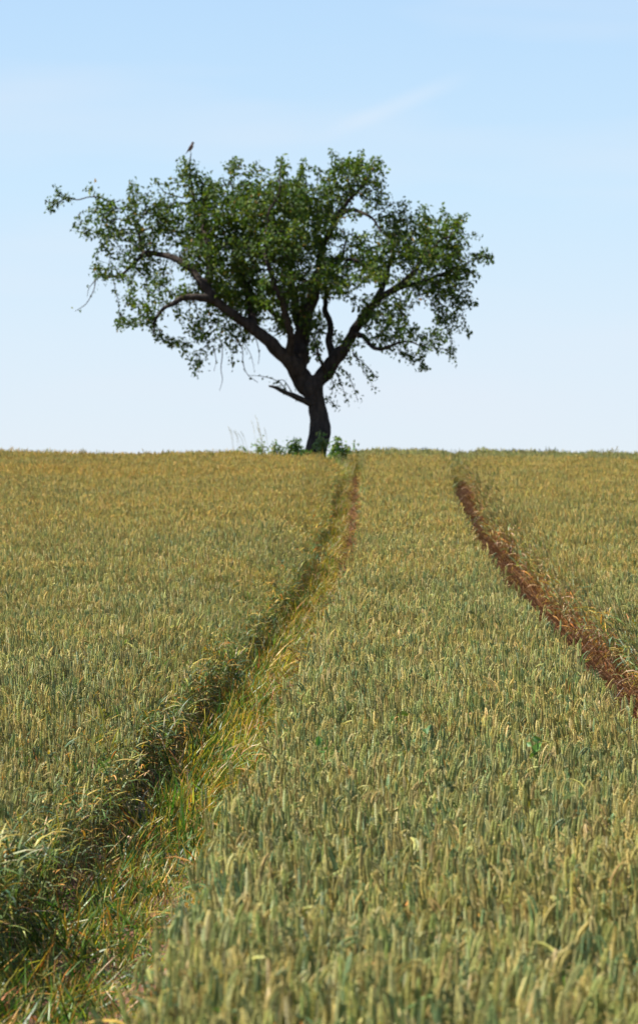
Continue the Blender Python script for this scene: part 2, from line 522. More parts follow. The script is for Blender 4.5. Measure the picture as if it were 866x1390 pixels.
def scatter(name, coll, pts, rot, scl, idx, ripe, kind='stuff'):
    """one object: points with attributes, the library meshes set on them by geometry nodes"""
    me = bpy.data.meshes.new(name)
    n = len(pts)
    me.vertices.add(n)
    me.vertices.foreach_set('co', np.asarray(pts, np.float32).ravel())
    for an, tp, arr in (('rot', 'FLOAT_VECTOR', rot), ('scl', 'FLOAT', scl), ('idx', 'INT', idx), ('ripe', 'FLOAT', ripe)):
        a = me.attributes.new(an, tp, 'POINT')
        a.data.foreach_set('vector' if tp == 'FLOAT_VECTOR' else 'value', np.asarray(arr, np.int32 if tp == 'INT' else np.float32).ravel())
    o = bpy.data.objects.new(name, me); COL.objects.link(o)
    ng = bpy.data.node_groups.new(name + '_nodes', 'GeometryNodeTree')
    ng.interface.new_socket('Geometry', in_out='INPUT', socket_type='NodeSocketGeometry')
    ng.interface.new_socket('Geometry', in_out='OUTPUT', socket_type='NodeSocketGeometry')
    N, L = ng.nodes.new, ng.links.new
    gi, go = N('NodeGroupInput'), N('NodeGroupOutput')
    m2p = N('GeometryNodeMeshToPoints')
    iop = N('GeometryNodeInstanceOnPoints')
    ci = N('GeometryNodeCollectionInfo'); ci.inputs['Collection'].default_value = coll
    ci.inputs['Separate Children'].default_value = True; ci.inputs['Reset Children'].default_value = True
    def na(attr, tp):
        q = N('GeometryNodeInputNamedAttribute'); q.data_type = tp; q.inputs['Name'].default_value = attr
        return q.outputs['Attribute']
    L(gi.outputs[0], m2p.inputs['Mesh']); L(m2p.outputs[0], iop.inputs['Points'])
    L(ci.outputs[0], iop.inputs['Instance']); iop.inputs['Pick Instance'].default_value = True
    L(na('idx', 'INT'), iop.inputs['Instance Index'])
    e2r = N('FunctionNodeEulerToRotation')
    L(na('rot', 'FLOAT_VECTOR'), e2r.inputs[0]); L(e2r.outputs[0], iop.inputs['Rotation'])
    L(na('scl', 'FLOAT'), iop.inputs['Scale'])
    L(iop.outputs[0], go.inputs[0])
    md = o.modifiers.new('scatter', 'NODES'); md.node_group = ng
    return o

NV = 16
wheat_lib = library('wheat_plants', [wheat_clump(100+i, n=13, patch=0.155).mesh('wheat_plants', M_WHEAT, False) for i in range(NV)]
                    + [wheat_clump(300+i, n=10, lean=0.35, dry=0.8, patch=0.14).mesh('wheat_plants', M_WHEAT, False) for i in range(6)]
                    + [wheat_clump(400+i, n=10, lean=0.3, leafy=True).mesh('wheat_plants', M_WHEAT, False) for i in range(6)])

def fbm(x, y, s, seed):
    """smooth value noise for arrays"""
    g = np.random.default_rng(seed).random((256, 256))
    u = x/s + 71.3; v = y/s + 37.7
    i = np.floor(u).astype(int); j = np.floor(v).astype(int); a = u-i; b = v-j
    a = a*a*(3-2*a); b = b*b*(3-2*b)
    G = lambda p, q: g[p % 256, q % 256]
    return (G(i, j)*(1-a)+G(i+1, j)*a)*(1-b) + (G(i, j+1)*(1-a)+G(i+1, j+1)*a)*b

# jittered grid of clumps over everything the lens (or a step aside) can see
TREE_D = 79.0
step = 0.13
yy = np.arange(2.0, 97, step)
P = []
for y in yy:
    hw = 0.0866*y + 2.6
    xs_ = np.arange(-hw, hw, step)
    P.append(np.stack([xs_, np.full_like(xs_, y)], 1))
P = np.concatenate(P)
P += rng.uniform(-step*0.5, step*0.5, P.shape)
x, y = P[:, 0], P[:, 1]
edge = -0.08
P[:, 0] += 0
wob = (fbm(x, y, .35, 11)-.5)*0.08
inL = (x < LX(y)-edge+wob*.5) & (x > LX(y)-LW(y)+edge+wob) & (y < 74)
inR = (x > RX(y)+edge+wob*.5) & (x < RX(y)+RW(y)-edge+wob)
isle = (np.abs(x+0.40)/1.30)**2 + ((y-79.5)/8.5)**2 < 1        # rough grass round the tree
keep = ~(inL | (inR & ((y < 67) | (rng.random(len(x)) < .12))) | isle)
P = P[keep]; x, y = P[:, 0], P[:, 1]
dL = np.minimum(np.abs(x-LX(y)), np.abs(x-(LX(y)-LW(y)))); dR = np.minimum(np.abs(x-RX(y)), np.abs(x-(RX(y)+RW(y))))
z = ground_z(x, y) - 0.0
n = len(P)
tx = (fbm(x, y, 0.8, 1)-.5)*0.22 + rng.normal(0, 0.05, n)
ty = (fbm(x, y, 0.8, 2)-.5)*0.22 + rng.normal(0, 0.05, n)
# stalks beside the right track hang over it
nearRo = (x > RX(y)+RW(y)-0.02) & (x < RX(y)+RW(y)+0.16)
ty = np.where(nearRo, ty - rng.uniform(0.0, 0.35, n), ty)
nearRi = (x < RX(y)) & (x > RX(y)-0.2); ty = np.where(nearRi, ty*.5 - 0.02, ty)
nearLi = (x > LX(y)) & (x < LX(y)+0.2); ty = np.where(nearLi, ty*.4 + 0.08, ty)
rot = np.stack([tx, ty, rng.uniform(0, 2*math.pi, n)], 1)
# euler XYZ turns about Z last, so the tilt would turn with it: bring the tilt into the turned frame
ca, sa = np.cos(rot[:, 2]), np.sin(rot[:, 2])
rot[:, 0], rot[:, 1] = tx*ca + ty*sa, -tx*sa + ty*ca
hgt = 1.0 + (fbm(x, y, 1.3, 3)-.5)*0.10 + (fbm(x, y, 0.4, 4)-.5)*0.10 + rng.normal(0, 0.015, n)
hgt = np.where((y > 73) & (x > .5) & (x < 2.9), hgt*.965, hgt)
low_l = (x < LX(y)-LW(y)) & (x > LX(y)-LW(y)-0.55)           # thin, low outer edge of the left track
hgt = np.where(low_l, hgt*(0.60 + 0.40*np.clip((LX(y)-LW(y)-x)/0.50, 0, 1)**.8)*(1 + .2*(fbm(x, y, .5, 31)-.5)), hgt)
idx = rng.integers(0, NV, n)
idx = np.where((x > RX(y)+RW(y)-.02) & (x < RX(y)+RW(y)+.24) & (rng.random(n) < 0.85), NV + rng.integers(0, 6, n), idx)
wo = LX(y)-LW(y)-x
idx = np.where((wo > -.1) & (wo < .30) & (rng.random(n) < .75 - 1.9*np.clip(wo, 0, 1)), NV + 6 + rng.integers(0, 6, n), idx)
ripe = np.clip(0.10 + 0.62*np.clip((y-14)/45, 0, 1) + (fbm(x, y, 3.5, 5)-.5)*0.35 + (fbm(x, y, 0.6, 6)-.5)*0.45, 0, 1)
ripe = np.where((y > 70) & (x > 0.8), ripe*0.1, ripe)   # greener patch on the crest beside the tree
hgt = np.where((y > 67) & (x > RX(y)-.02) & (x < RX(y)+RW(y)+.02), hgt*np.clip(.6+(y-67)*.04, .6, .97), hgt)
hgt = np.where(y > 70, hgt + (fbm(x, y, .9, 21)-.5)*.12 + rng.normal(0, .05, n) + (rng.random(n) < .03)*.12, hgt)
wheat = scatter('wheat_crop', wheat_lib, np.stack([x, y, z], 1), rot, hgt, idx, ripe)
tag(wheat, 'ripening green and golden wheat covering the whole rising field', 'wheat', kind='stuff')
print('wheat clumps', n)

# ------------------------------------------------------------------ growth in the left track, straw in the right one
GC = ([(0.065, 0.125, 0.026), (0.095, 0.165, 0.03), (0.04, 0.085, 0.024), (0.33, 0.33, 0.05), (0.42, 0.27, 0.06), (0.40, 0.17, 0.06), (0.28, 0.21, 0.12)],
      [0.34, 0.24, 0.20, 0.09, 0.05, 0.04, 0.04], [(0.14, 0.24, 0.04), (0.10, 0.18, 0.04), (0.42, 0.32, 0.06), (0.40, 0.2, 0.06)])
GY = ([(0.16, 0.20, 0.032), (0.11, 0.17, 0.028), (0.38, 0.34, 0.05), (0.46, 0.26, 0.05), (0.33, 0.25, 0.12)], [.34, .26, .2, .1, .1], [(0.46, 0.36, 0.06), (0.44, 0.22, 0.06)])
grass_lib = library('track_growth', [grass_tuft(500+i, 30, (0.06, 0.24), GC, 0.10, 1.5, (0.006, 0.013), 1.3).mesh('track_growth', M_GRASS, False) for i in range(10)]
    + [grass_tuft(550+i, 26, (0.08, 0.26), GY, 0.10, 1.5, (0.006, 0.012), 1.3).mesh('track_growth', M_GRASS, False) for i in range(6)])
pts = []
for yv in np.arange(3, 74, 0.085):
    w = float(LW(yv)); k = 6
    for i in range(3):      # growth creeping in under the thin outer edge of the crop
        xe = float(LX(yv)) - w - .34*rng.random()
        if yv < 13.5: pts.append((xe, yv + rng.uniform(-.05, .05), 1.25))
    for i in range(k):
        xx = float(LX(yv)) - w + w*(i + rng.random())/k
        yq = yv + rng.uniform(-.05, .05)
        t = (xx - (float(LX(yv)) - w))/w
        dens = 0.95 if yv < 34 else 0.8
        if yv > 24 and t > 0.78: dens = 0.08
        if yv > 36 and t > 0.58: dens = 0.02
        if yv > 52: dens *= 0.4
        if rng.random() < dens: pts.append((xx, yq, 1.3 - .75*t))
pts = np.array(pts); x, y = pts[:, 0], pts[:, 1]; n = len(pts)
rt = np.stack([rng.normal(0, .32, n), rng.normal(0, .32, n), rng.uniform(0, 6.28, n)], 1)
tg = scatter('track_grass', grass_lib, np.stack([x, y, ground_z(x, y)+0.01], 1), rt, pts[:, 2]*rng.uniform(0.5, 1.1, n)*np.where(y < 16, .78, 1), np.where(rng.random(n) < .06 + .62*np.clip((y-13)/20, 0, 1), 10 + rng.integers(0, 6, n), rng.integers(0, 10, n)), np.zeros(n))
tag(tg, 'trampled green and yellow grass filling the left wheel track', 'grass', kind='stuff')

straw_lib = library('straw', [straw_tuft(700+i).mesh('straw', M_GRASS, False) for i in range(8)])
pts = []
for yv in np.arange(3, 90, 0.07):
    w = float(RW(yv))
    for i in range(2):
        t = 1 - abs(rng.normal(0, 0.26))
        if t < 0: continue
        pts.append((float(RX(yv)) + w*t + 0.02, yv + rng.uniform(-.04, .04), 3.14 + rng.normal(0.5, .6)))
    if rng.random() < 0.3: pts.append((float(RX(yv)) + rng.normal(0, .03), yv, rng.normal(-0.4, .6)))
    if yv > 22 and rng.random() < 0.8: pts.append((float(LX(yv)) + rng.normal(0, .03), yv, rng.uniform(0, 6.28)))
pts = np.array(pts); x, y = pts[:, 0], pts[:, 1]; n = len(pts)
st = scatter('dry_straw', straw_lib, np.stack([x, y, ground_z(x, y)+0.005], 1), np.stack([np.zeros(n), np.zeros(n), pts[:, 2]], 1), rng.uniform(.6, 1.15, n), rng.integers(0, 8, n), np.zeros(n))
tag(st, 'dry brown straw leaning over the bare soil of the right wheel track', 'straw', kind='stuff')

# rough grass under the tree
IC = ([(0.10, 0.16, 0.04), (0.16, 0.20, 0.06), (0.30, 0.27, 0.10), (0.36, 0.30, 0.14)], [0.42, 0.33, 0.15, 0.10], [(0.42, 0.34, 0.14)])
isle_lib = library('rough_grass', [grass_tuft(900+i, 26, (0.25, 0.62), IC, 0.14, 3.0, (0.005, 0.009)).mesh('rough_grass', M_GRASS, False) for i in range(6)])
pp = rng.uniform((-2.2, 66), (1.5, 88), (1500, 2))
m = (np.abs(pp[:, 0]+0.40)/1.40)**2 + ((pp[:, 1]-79.5)/9)**2 < 1
pp = pp[m]; x, y = pp[:, 0], pp[:, 1]; n = len(pp)
ig = scatter('rough_grass', isle_lib, np.stack([x, y, ground_z(x, y)], 1), np.stack([rng.normal(0, .1, n), rng.normal(0, .1, n), rng.uniform(0, 6.28, n)], 1), rng.uniform(.85, 1.35, n), rng.integers(0, 6, n), np.zeros(n))
tag(ig, 'rough uncut grass growing round the foot of the tree', 'grass', kind='stuff')

# ------------------------------------------------------------------ the tree
S = F/TREE_D                                   # outline units per metre at the tree
TB = Vector((0.0, TREE_D, float(ground_z(0.0, TREE_D)) - 0.1))
def T(px, py, dy=0.0):
    """tree outline position (units of the sketch) -> metres from the tree's foot"""
    return Vector(((px-433)/S, dy, (760-py)/S - TB.z))

pear = empty('pear_tree', TB)
tag(pear, 'old gnarled fruit tree with a broad leafy crown standing alone on the crest', 'tree')

def limb_pts(L): return [(*T(a, b, c), r/S) for a, b, r, c in L]
LIMBS = {
 'trunk': [(426, 668, 24, 0), (427, 642, 18, 0), (428, 622, 15.5, 0), (431, 604, 15.5, 0), (434, 588, 15.5, 0), (434, 570, 13, 0), (430, 552, 12, 0), (427, 538, 13, 0), (424, 524, 15, 0), (421, 510, 12, 0)],
 'left': [(430, 545, 11, 0), (418, 525, 15, 0), (404, 505, 15.5, -.1), (386, 486, 12.5, -.25), (364, 462, 11, -.4), (340, 445, 9.5, -.5), (314, 427, 9, -.6), (292, 408, 9, -.7), (276, 388, 8, -.7), (258, 366, 7, -.6), (238, 354, 6.5, -.5), (217, 351, 5.5, -.4), (200, 346, 4.5, -.4), (185, 361, 3.6, -.4), (168, 372, 2.8, -.3), (146, 378, 1.8, -.2)],
 'left_up': [(205, 349, 4.0, -.4), (193, 339, 3.0, -.3), (191, 322, 2.2, -.1), (184, 300, 1.5, 0), (180, 280, 1.0, .1)],
 'left_low': [(292, 410, 7, -.7), (272, 408, 6, -.9), (249, 409, 5.5, -1.0), (231, 419, 4, -1.1), (217, 438, 2.6, -1.1), (211, 456, 1.5, -1.1)],
 'bird_limb': [(280, 394, 7, -.7), (286, 365, 6.5, -.4), (281, 332, 5.5, -.2), (272, 295, 4.2, 0), (263, 260, 3, 0), (258, 232, 2, 0), (259, 209, 1.1, 0)],
 'left_mid': [(345, 448, 7.5, -.5), (340, 415, 6.5, -.1), (330, 375, 5.5, .3), (318, 335, 4.5, .6), (318, 295, 3.2, .8), (314, 255, 2, .9), (314, 225, 1, .9)],
 'centre': [(404, 505, 13, 0), (408, 480, 13.5, .1), (411, 458, 12.5, .2), (417, 430, 11.5, .3), (427, 400, 9.5, .4), (432, 365, 8, .5), (441, 330, 6.5, .5), (450, 305, 5.5, .4), (461, 288, 4.6, .3), (478, 267, 3.6, .1), (494, 248, 2.4, 0), (505, 225, 1.3, 0)],
 'centre_right': [(459, 291, 4.6, .3), (472, 285, 4, .1), (488, 289, 3.4, -.2), (508, 302, 2.6, -.4), (522, 318, 1.6, -.5)],
 'inner_left': [(398, 500, 9, -.1), (393, 476, 6.5, -.4), (393, 450, 6, -.7), (386, 420, 5.5, -1.0), (372, 385, 4.6, -1.2), (362, 345, 3.6, -1.3), (368, 300, 2.6, -1.2), (380, 262, 1.6, -1.1), (383, 232, .9, -1)],
 'inner_up': [(411, 455, 8, .3), (402, 425, 7, .7), (398, 390, 6, 1.0), (395, 350, 5, 1.2), (400, 305, 3.5, 1.3), (410, 265, 2, 1.3), (408, 240, 1, 1.3)],
 'straight': [(452, 492, 6.5, .1), (449, 462, 6, .3), (446, 437, 5.6, .5), (440, 407, 5, .8), (446, 375, 4, 1.1), (462, 340, 3, 1.4), (470, 310, 2, 1.6)],
 'right': [(420, 535, 10, 0), (432, 517, 12, 0), (444, 503, 13, .1), (458, 485, 11.5, .1), (472, 462, 9.5, .1), (488, 437, 8.6, 0), (508, 412, 7.6, -.2), (534, 393, 6.6, -.4), (556, 374, 5.4, -.5), (574, 350, 4.2, -.5), (596, 330, 3, -.4), (620, 318, 1.8, -.3)],
 'right_out': [(534, 394, 5, -.4), (560, 385, 4.4, -.1), (590, 376, 3.6, .2), (618, 362, 2.5, .4), (642, 350, 1.4, .5)],
 'right_back': [(505, 415, 5, -.1), (520, 385, 4.6, .5), (530, 350, 3.8, 1.0), (536, 318, 2.6, 1.2), (545, 295, 1.5, 1.3)],
 'right_low': [(479, 452, 5, .1), (490, 456, 4.2, -.3), (501, 468, 3.8, -.6), (513, 475, 3.8, -.8), (530, 472, 3, -1.0), (553, 467, 2.2, -1.2), (572, 474, 1.2, -1.3)],
 'right_thin': [(430, 360, 4, .5), (455, 350, 3.4, .2), (478, 352, 3, 0), (493, 360, 2.4, -.2), (505, 372, 1.6, -.3)],
 'sprout': [(444, 508, 4, -.1), (437, 498, 3.3, -.3), (431, 483, 2.6, -.5), (427, 465, 1.6, -.6), (420, 452, 1, -.6)],
 'stub': [(426, 549, 6, 0), (414, 545, 4.6, -.2), (400, 539, 3.8, -.4), (387, 534, 3.2, -.6), (375, 528.5, 2.4, -.8), (366, 526.5, 1.3, -.9)],
 'back': [(415, 490, 7, .2), (396, 450, 6, .9), (368, 415, 5, 1.5), (335, 385, 4, 1.9), (300, 360, 2.6, 2.1), (270, 350, 1.4, 2.2)],
}
nodes, nrad, seeds = [], [], []
for nm, L in LIMBS.items():
    sp = spline(limb_pts(L), 6)
    if nm not in ('trunk', 'stub'):      # crooked, knotty limbs
        for i, p in enumerate(sp):
            w = min(1.0, i/8)*0.075
            v = mnoise.noise_vector(Vector((p[0]*1.9, p[1]*1.9 + len(nm)*3, p[2]*1.9))) + 0.4*mnoise.noise_vector(Vector((p[0]*5, p[1]*5 + len(nm)*3, p[2]*5)))
            sp[i] = np.array([p[0]+v.x*w, p[1]+v.y*w, p[2]+v.z*w, p[3]*(0.88 - 0.30*(i/len(sp)))])
    mb = MB()
    k = 22 if nm == 'trunk' else 12
    tube(mb, [p[:3] for p in sp], [max(p[3], .006) for p in sp], k, (1, 1, 1), bump=0.16 if nm == 'trunk' else 0.13, seed=len(nm)*1.7)
    mb.build('trunk' if nm == 'trunk' else 'limb', M_BARK, pear)
    if nm not in ('trunk', 'stub'):
        for p in sp[len(sp)//4:]:
            if p[3] < 0.13: nodes.append(p[:3])

# leaf masses: centre, half-width, half-height, depth centre, half-depth, amount
LOBES = [
 (205,275,38,22,.1,.7,1.1),(185,305,38,30,.2,.9,1.1),(150,285,32,22,.1,.5,.8),(120,300,24,20,0,.4,.45),(225,300,32,38,.2,1.0,1.1),(150,325,28,24,0,.6,.7),(186,350,38,26,-.2,.8,.9),(150,368,28,18,-.2,.6,.6),(132,350,16,22,-.2,.4,.4),
 (181,250,6,12,.2,.2,.3),(208,258,6,10,.2,.2,.3),(206,385,32,20,-.5,.8,.7),(182,415,24,18,-.9,.5,.7),(208,430,22,18,-1.0,.5,.7),(175,438,16,14,-1,.4,.5),(215,452,14,12,-1.1,.4,.4),
 (257,250,17,38,0,.6,1.9),(258,226,12,12,0,.35,1.6),(249,220,6,7,0,.3,.4),(280,265,26,28,.1,1.0,1.1),(262,295,28,34,0,1.0,1.5),(290,310,40,40,.2,1.6,1.3),(270,345,30,28,-.2,1.4,1.0),(312,228,12,20,.9,.3,.7),(322,212,9,10,.9,.2,.4),(300,240,8,14,.8,.3,.5),(330,262,34,24,.8,1.0,1.1),
 (345,300,45,45,.3,1.9,1.5),(325,350,48,36,.3,2.0,1.4),(365,258,30,20,-.3,1.2,.9),(382,236,8,18,-1,.3,.6),(408,243,26,14,1.0,.8,.8),(400,275,45,28,.5,1.7,1.4),(385,325,50,45,0,2.1,1.5),(435,262,34,30,.8,1.3,1.2),(430,310,34,35,.5,1.8,1.1),
 (458,228,16,15,.2,.7,.8),(480,225,26,17,0,.9,1.1),(511,218,12,12,0,.5,.8),(502,240,24,18,0,.9,1.0),(478,250,28,18,.2,1.0,.9),(512,268,20,18,-.2,.7,.8),(524,285,14,14,-.4,.5,.6),(485,325,22,12,0,1.2,.6),
 (545,300,32,22,.8,1.1,1.1),(580,305,32,22,.3,1.1,1.1),(610,306,22,17,0,.7,.9),(540,335,35,25,.5,1.5,1.2),(580,342,40,28,0,1.5,1.3),(622,338,30,22,.3,1.0,1.0),(650,345,17,14,.5,.5,.7),(612,372,32,24,.3,1.1,1.0),(640,368,16,14,.5,.5,.45),(580,380,34,22,-.2,1.3,1.0),
 (602,402,30,22,-.1,.9,1.0),(628,412,14,18,.1,.5,.5),(606,435,20,20,-.2,.6,.8),(590,460,14,18,-.8,.5,.6),(612,465,10,14,-.6,.4,.3),(565,478,12,14,-1.2,.4,.4),
 (510,350,30,20,.3,1.5,.9),(500,380,30,16,-.8,1.4,.7),(540,412,28,16,-.6,1.0,.7),(520,440,30,20,-.6,1.0,.8),(550,450,26,16,-1,.8,.7),(500,425,22,18,-.6,1,.5),(530,462,22,10,-1,.6,.5),
 (300,390,34,28,.4,1.9,1.1),(340,400,34,28,.8,1.6,1.0),(365,400,30,30,0,2.0,1.1),(400,385,36,34,0,1.9,1.1),(440,375,32,30,0,1.8,.95),(465,395,24,18,-1.2,.8,.5),(255,395,26,18,-.5,1.0,.5),
 (285,425,18,22,-.5,1.0,.4),(272,450,18,22,-.4,.8,.6),(250,470,10,12,-.4,.4,.35),(266,488,6,14,-.4,.3,.3),(305,440,14,26,-.2,.8,.55),(312,470,7,14,-.2,.3,.3),(335,440,18,20,.4,1.2,.5),(372,440,22,20,.3,1.2,.5),(425,440,18,22,.3,1.2,.35),(395,430,20,20,0,1.4,.45),
 (470,470,14,24,.2,.9,.2),(432,470,14,16,-.4,.7,.2),
]
# upright leafy sprigs and drooping tassels that break the outline
for sx_, sy_, dx_, dy_ in [(316,232,4,-14),(336,245,6,-14),(383,240,0,-18),(408,240,2,-12),(427,243,4,-8),(181,252,0,-10),(208,262,2,-10),(246,228,-2,-10),(452,222,0,-9),(512,222,1,-6),(548,285,3,-8),
        (573,290,3,-6),(640,330,6,-6),(655,345,5,4),(634,385,5,14),(636,410,4,12),(630,425,3,14),(612,470,2,10),(572,485,3,10),(165,430,-4,8),(208,450,1,10),(267,485,-1,12),(318,470,0,12),(130,262,-6,-5),(112,300,-6,3),(230,262,2,-10),(362,244,2,-8),(488,218,2,-4),(600,288,3,-6),(620,300,8,-6)]:
    for q_ in range(3): LOBES.append((sx_+dx_*q_*.8, sy_+dy_*q_*.8, 6-q_, 8-q_, .1, .18, .9))
att = []
for cx, cy, rx, ry, dc, dd, am in LOBES:
    vol = rx*ry*dd
    kk = int(14 + (1.25 if cx < 470 else 1.08)*am*rx*ry*(0.16 + 0.07*dd))
    q = rng.normal(0, 1, (kk, 3)); q /= np.linalg.norm(q, axis=1)[:, None]
    q *= (rng.random(kk)**(1/2.2))[:, None]
    for a in q:
        p = T(cx + a[0]*rx, cy + a[2]*ry, dc + a[1]*dd)
        g = mnoise.noise(Vector((p.x*2.3+3, p.y*2.3, p.z*2.3)))
        if g > (-0.02 if cx < 260 else -0.08): att.append(p)
att = np.array([tuple(a) for a in att])
# grow twigs toward the leaf masses
nodes = [np.array(p) for p in nodes]
par = [-1]*len(nodes)
nn = np.array(nodes)
best = np.full(len(att), 1e9); bi = np.zeros(len(att), int)
def upd(start):
    global best, bi
    new = np.array(nodes[start:])
    for s in range(0, len(new), 400):
        d = np.linalg.norm(att[:, None, :] - new[None, s:s+400, :], axis=2)
        k = d.argmin(1); v = d[np.arange(len(att)), k]
        b = v < best
        best = np.where(b, v, best); bi = np.where(b, start+s+k, bi)
upd(0)
STEP, KILL = 0.08, 0.095
alive = np.ones(len(att), bool)
for it in range(60):
    a = alive & (best < 3.0)
    if a.sum() < 5: break
    start = len(nodes)
    ids = np.unique(bi[a])
    for i in ids:
        mk = a & (bi == i)
        v = att[mk] - nodes[i]
        v = (v/np.linalg.norm(v, axis=1)[:, None]).mean(0) + rng.normal(0, .16, 3) + np.array([0, 0, .03])
        L = np.linalg.norm(v)
        if L < 1e-3: continue
        nodes.append(nodes[i] + v/L*STEP); par.append(int(i))
    upd(start)
    alive &= best > KILL
N0 = len(nodes)
kids = [[] for _ in nodes]
for i, p in enumerate(par):
    if p >= 0: kids[p].append(i)
load = np.zeros(N0)
for i in range(N0-1, -1, -1):
    if not kids[i]: load[i] = 1
    if par[i] >= 0: load[par[i]] += load[i]
rad = 0.0042*np.maximum(load, 1)**0.45
rad = np.minimum(rad, 0.045)
mb = MB()
tips = []
for i in range(N0):
    if par[i] < 0 or par[par[i]] >= 0 and kids[par[i]][0] != i and False: continue
def chain(i):
    c = [par[i], i]
    while kids[c[-1]]:
        c.append(max(kids[c[-1]], key=lambda k: load[k]))
    return c
done = set()
twigs = 0
for i in range(N0):
    if par[i] < 0 or i in done: continue
    c = chain(i)
    for k in c[1:]: done.add(k)
    rr = [rad[c[1]]] + [rad[k] for k in c[1:]]
    tube(mb, [nodes[k] for k in c], rr, 4 if rr[0] < .012 else 6, (1, 1, 1), cap=False)
    twigs += 1
# bare and nearly bare hanging twigs, and the long spray reaching out at the upper left
HANG = [[(131,380,1.0),(128,395,.8),(119,412,.7),(110,419,.6),(103,423,.4)], [(131,378,1.0),(121,390,.6),(118,402,.4)],
        [(297,455,1),(302,475,.8),(300,500,.7),(302,515,.5),(298,530,.3)], [(310,450,1),(328,470,.8),(330,492,.7),(336,508,.6),(350,519,.5)],
        [(345,450,1),(352,478,.6),(351,495,.4)], [(330,430,1),(327,455,.7),(340,480,.5),(345,500,.3)], [(290,470,.8),(294,490,.5),(291,505,.3)],
        [(535,415,1),(549,430,.6),(541,441,.4)], [(545,467,1),(551,480,.6),(560,494,.3)], [(570,455,.8),(574,470,.5),(571,490,.3)],
        [(455,495,1.2),(470,505,.9),(478,520,.7),(486,545,.4)], [(452,500,1.2),(460,515,.9),(466,530,.6),(470,545,.4)], [(478,480,1),(500,500,.8),(512,515,.5)], [(478,475,1),(492,500,.6),(510,530,.3)],
        [(444,508,1.1),(452,520,.9),(450,535,.5)], [(250,270,1.1),(225,262,.8),(212,247,.5)], [(458,555,.9),(450,545,.7),(442,540,1)],
        [(391,534,1.2),(380,520,.8),(360,512,.6),(338,510,.4)], [(399,537,1),(385,516,.7),(375,521,.5)], [(425,470,1),(415,455,.7),(414,440,.5)]]
spray_paths = [[(160,282,1.6),(140,268,1.3),(122,266,1.1),(105,270,1.0),(92,267,.9),(78,272,.7),(62,272,.5)], [(92,267,.8),(80,260,.6),(76,256,.4)], [(78,272,.6),(70,278,.5),(68,284,.3)]]
leaf_sites = []
for hp in HANG + spray_paths:
    dy = random.uniform(-.4, .2) if hp in HANG else 0.15
    dy0 = dy
    P4 = [(*T(a, b, dy0 + random.uniform(-.05, .05)), r*0.8/S) for a, b, r in hp]
    sp = spline(P4, 5)
    tube(mb, [p[:3] for p in sp], [max(p[3], .004) for p in sp], 4, (1, 1, 1), cap=False)
    spray = hp in spray_paths
    for j, p in enumerate(sp):
        if spray:
            a0 = (p[0]*S + 433)
            pr = 1.0 if a0 < 102 else 0.12
            if random.random() < pr: leaf_sites.append((Vector(p[:3]), 5))
        elif hp[0][1] > 470 or hp[0][0] > 440 or hp[0][0] == 250:
            leaf_sites.append((Vector(p[:3]), 3 if hp[0][0] > 440 else 1))
        elif random.random() < 0.16: leaf_sites.append((Vector(p[:3]), 1))
mb.build('twigs', M_BARK, pear)

# leaves
for i in range(N0):
    if par[i] < 0: continue
    if load[i] <= 2.0: leaf_sites.append((Vector(nodes[i]), 5 if load[i] <= 1 else 5))
    elif load[i] < 14: leaf_sites.append((Vector(nodes[i]), 3))
def leaf_batch(mb, sites, size=(0.068, 0.112), reach=0.085, cols=None, r=random):
    for p, k in sites:
        g = mnoise.noise(Vector((p.x*.9, p.y*.9+5, p.z*.9)))
        for _ in range(k):
            d = Vector((r.gauss(0, 1), r.gauss(0, 1), r.gauss(-0.8, .75)))
            if d.length < .05: continue
            d.normalize()
            o = Vector(p) + Vector((r.gauss(0, 1), r.gauss(0, 1), r.gauss(0, 1)))*reach*0.6
            L = r.uniform(*size)*r.choice((.6, .85, 1, 1, 1.12)); W = L*r.uniform(.5, .64)
            nrm = Vector((r.gauss(0, 1), r.gauss(0, 1), r.gauss(0.5, 1)))
            sd_ = d.cross(nrm)
            if sd_.length < .05: continue
            sd_.normalize(); up = sd_.cross(d)
            fold = W*r.uniform(.12, .35); curl = L*r.uniform(-.05, .2)
            m1 = o + d*L*.38 + up*0; m2 = o + d*L*.75 - up*curl*.6; tip = o + d*L - up*curl
            v = [o, m1 + sd_*W/2 + up*fold, m1, m1 - sd_*W/2 + up*fold, m2 + sd_*W*.33 + up*fold*.6 , m2 - sd_*W*.33 + up*fold*.6, tip]
            f = [(0, 2, 1), (0, 3, 2), (2, 6, 4, 1), (2, 3, 5, 6)]
            c = cols(g, r)
            mb.add(v, f, c)
def pear_col(g, r):
    u = r.random()
    if u < .012: return (0.20, 0.13, 0.03)
    if u < .16: c = (0.118, 0.170, 0.020)
    elif u < .5: c = (0.062, 0.108, 0.014)
    else: c = (0.036, 0.072, 0.011)
    k = 1 + 0.35*g
    return vary((c[0]*k, c[1]*k, c[2]*k), r, .15)
mb = MB()
leaf_batch(mb, leaf_sites, cols=pear_col)
mb.build('crown', M_LEAF, pear, smooth=False)
print('tree nodes', N0, 'twigs', twigs, 'leaf sites', len(leaf_sites), 'verts', len(mb.v))

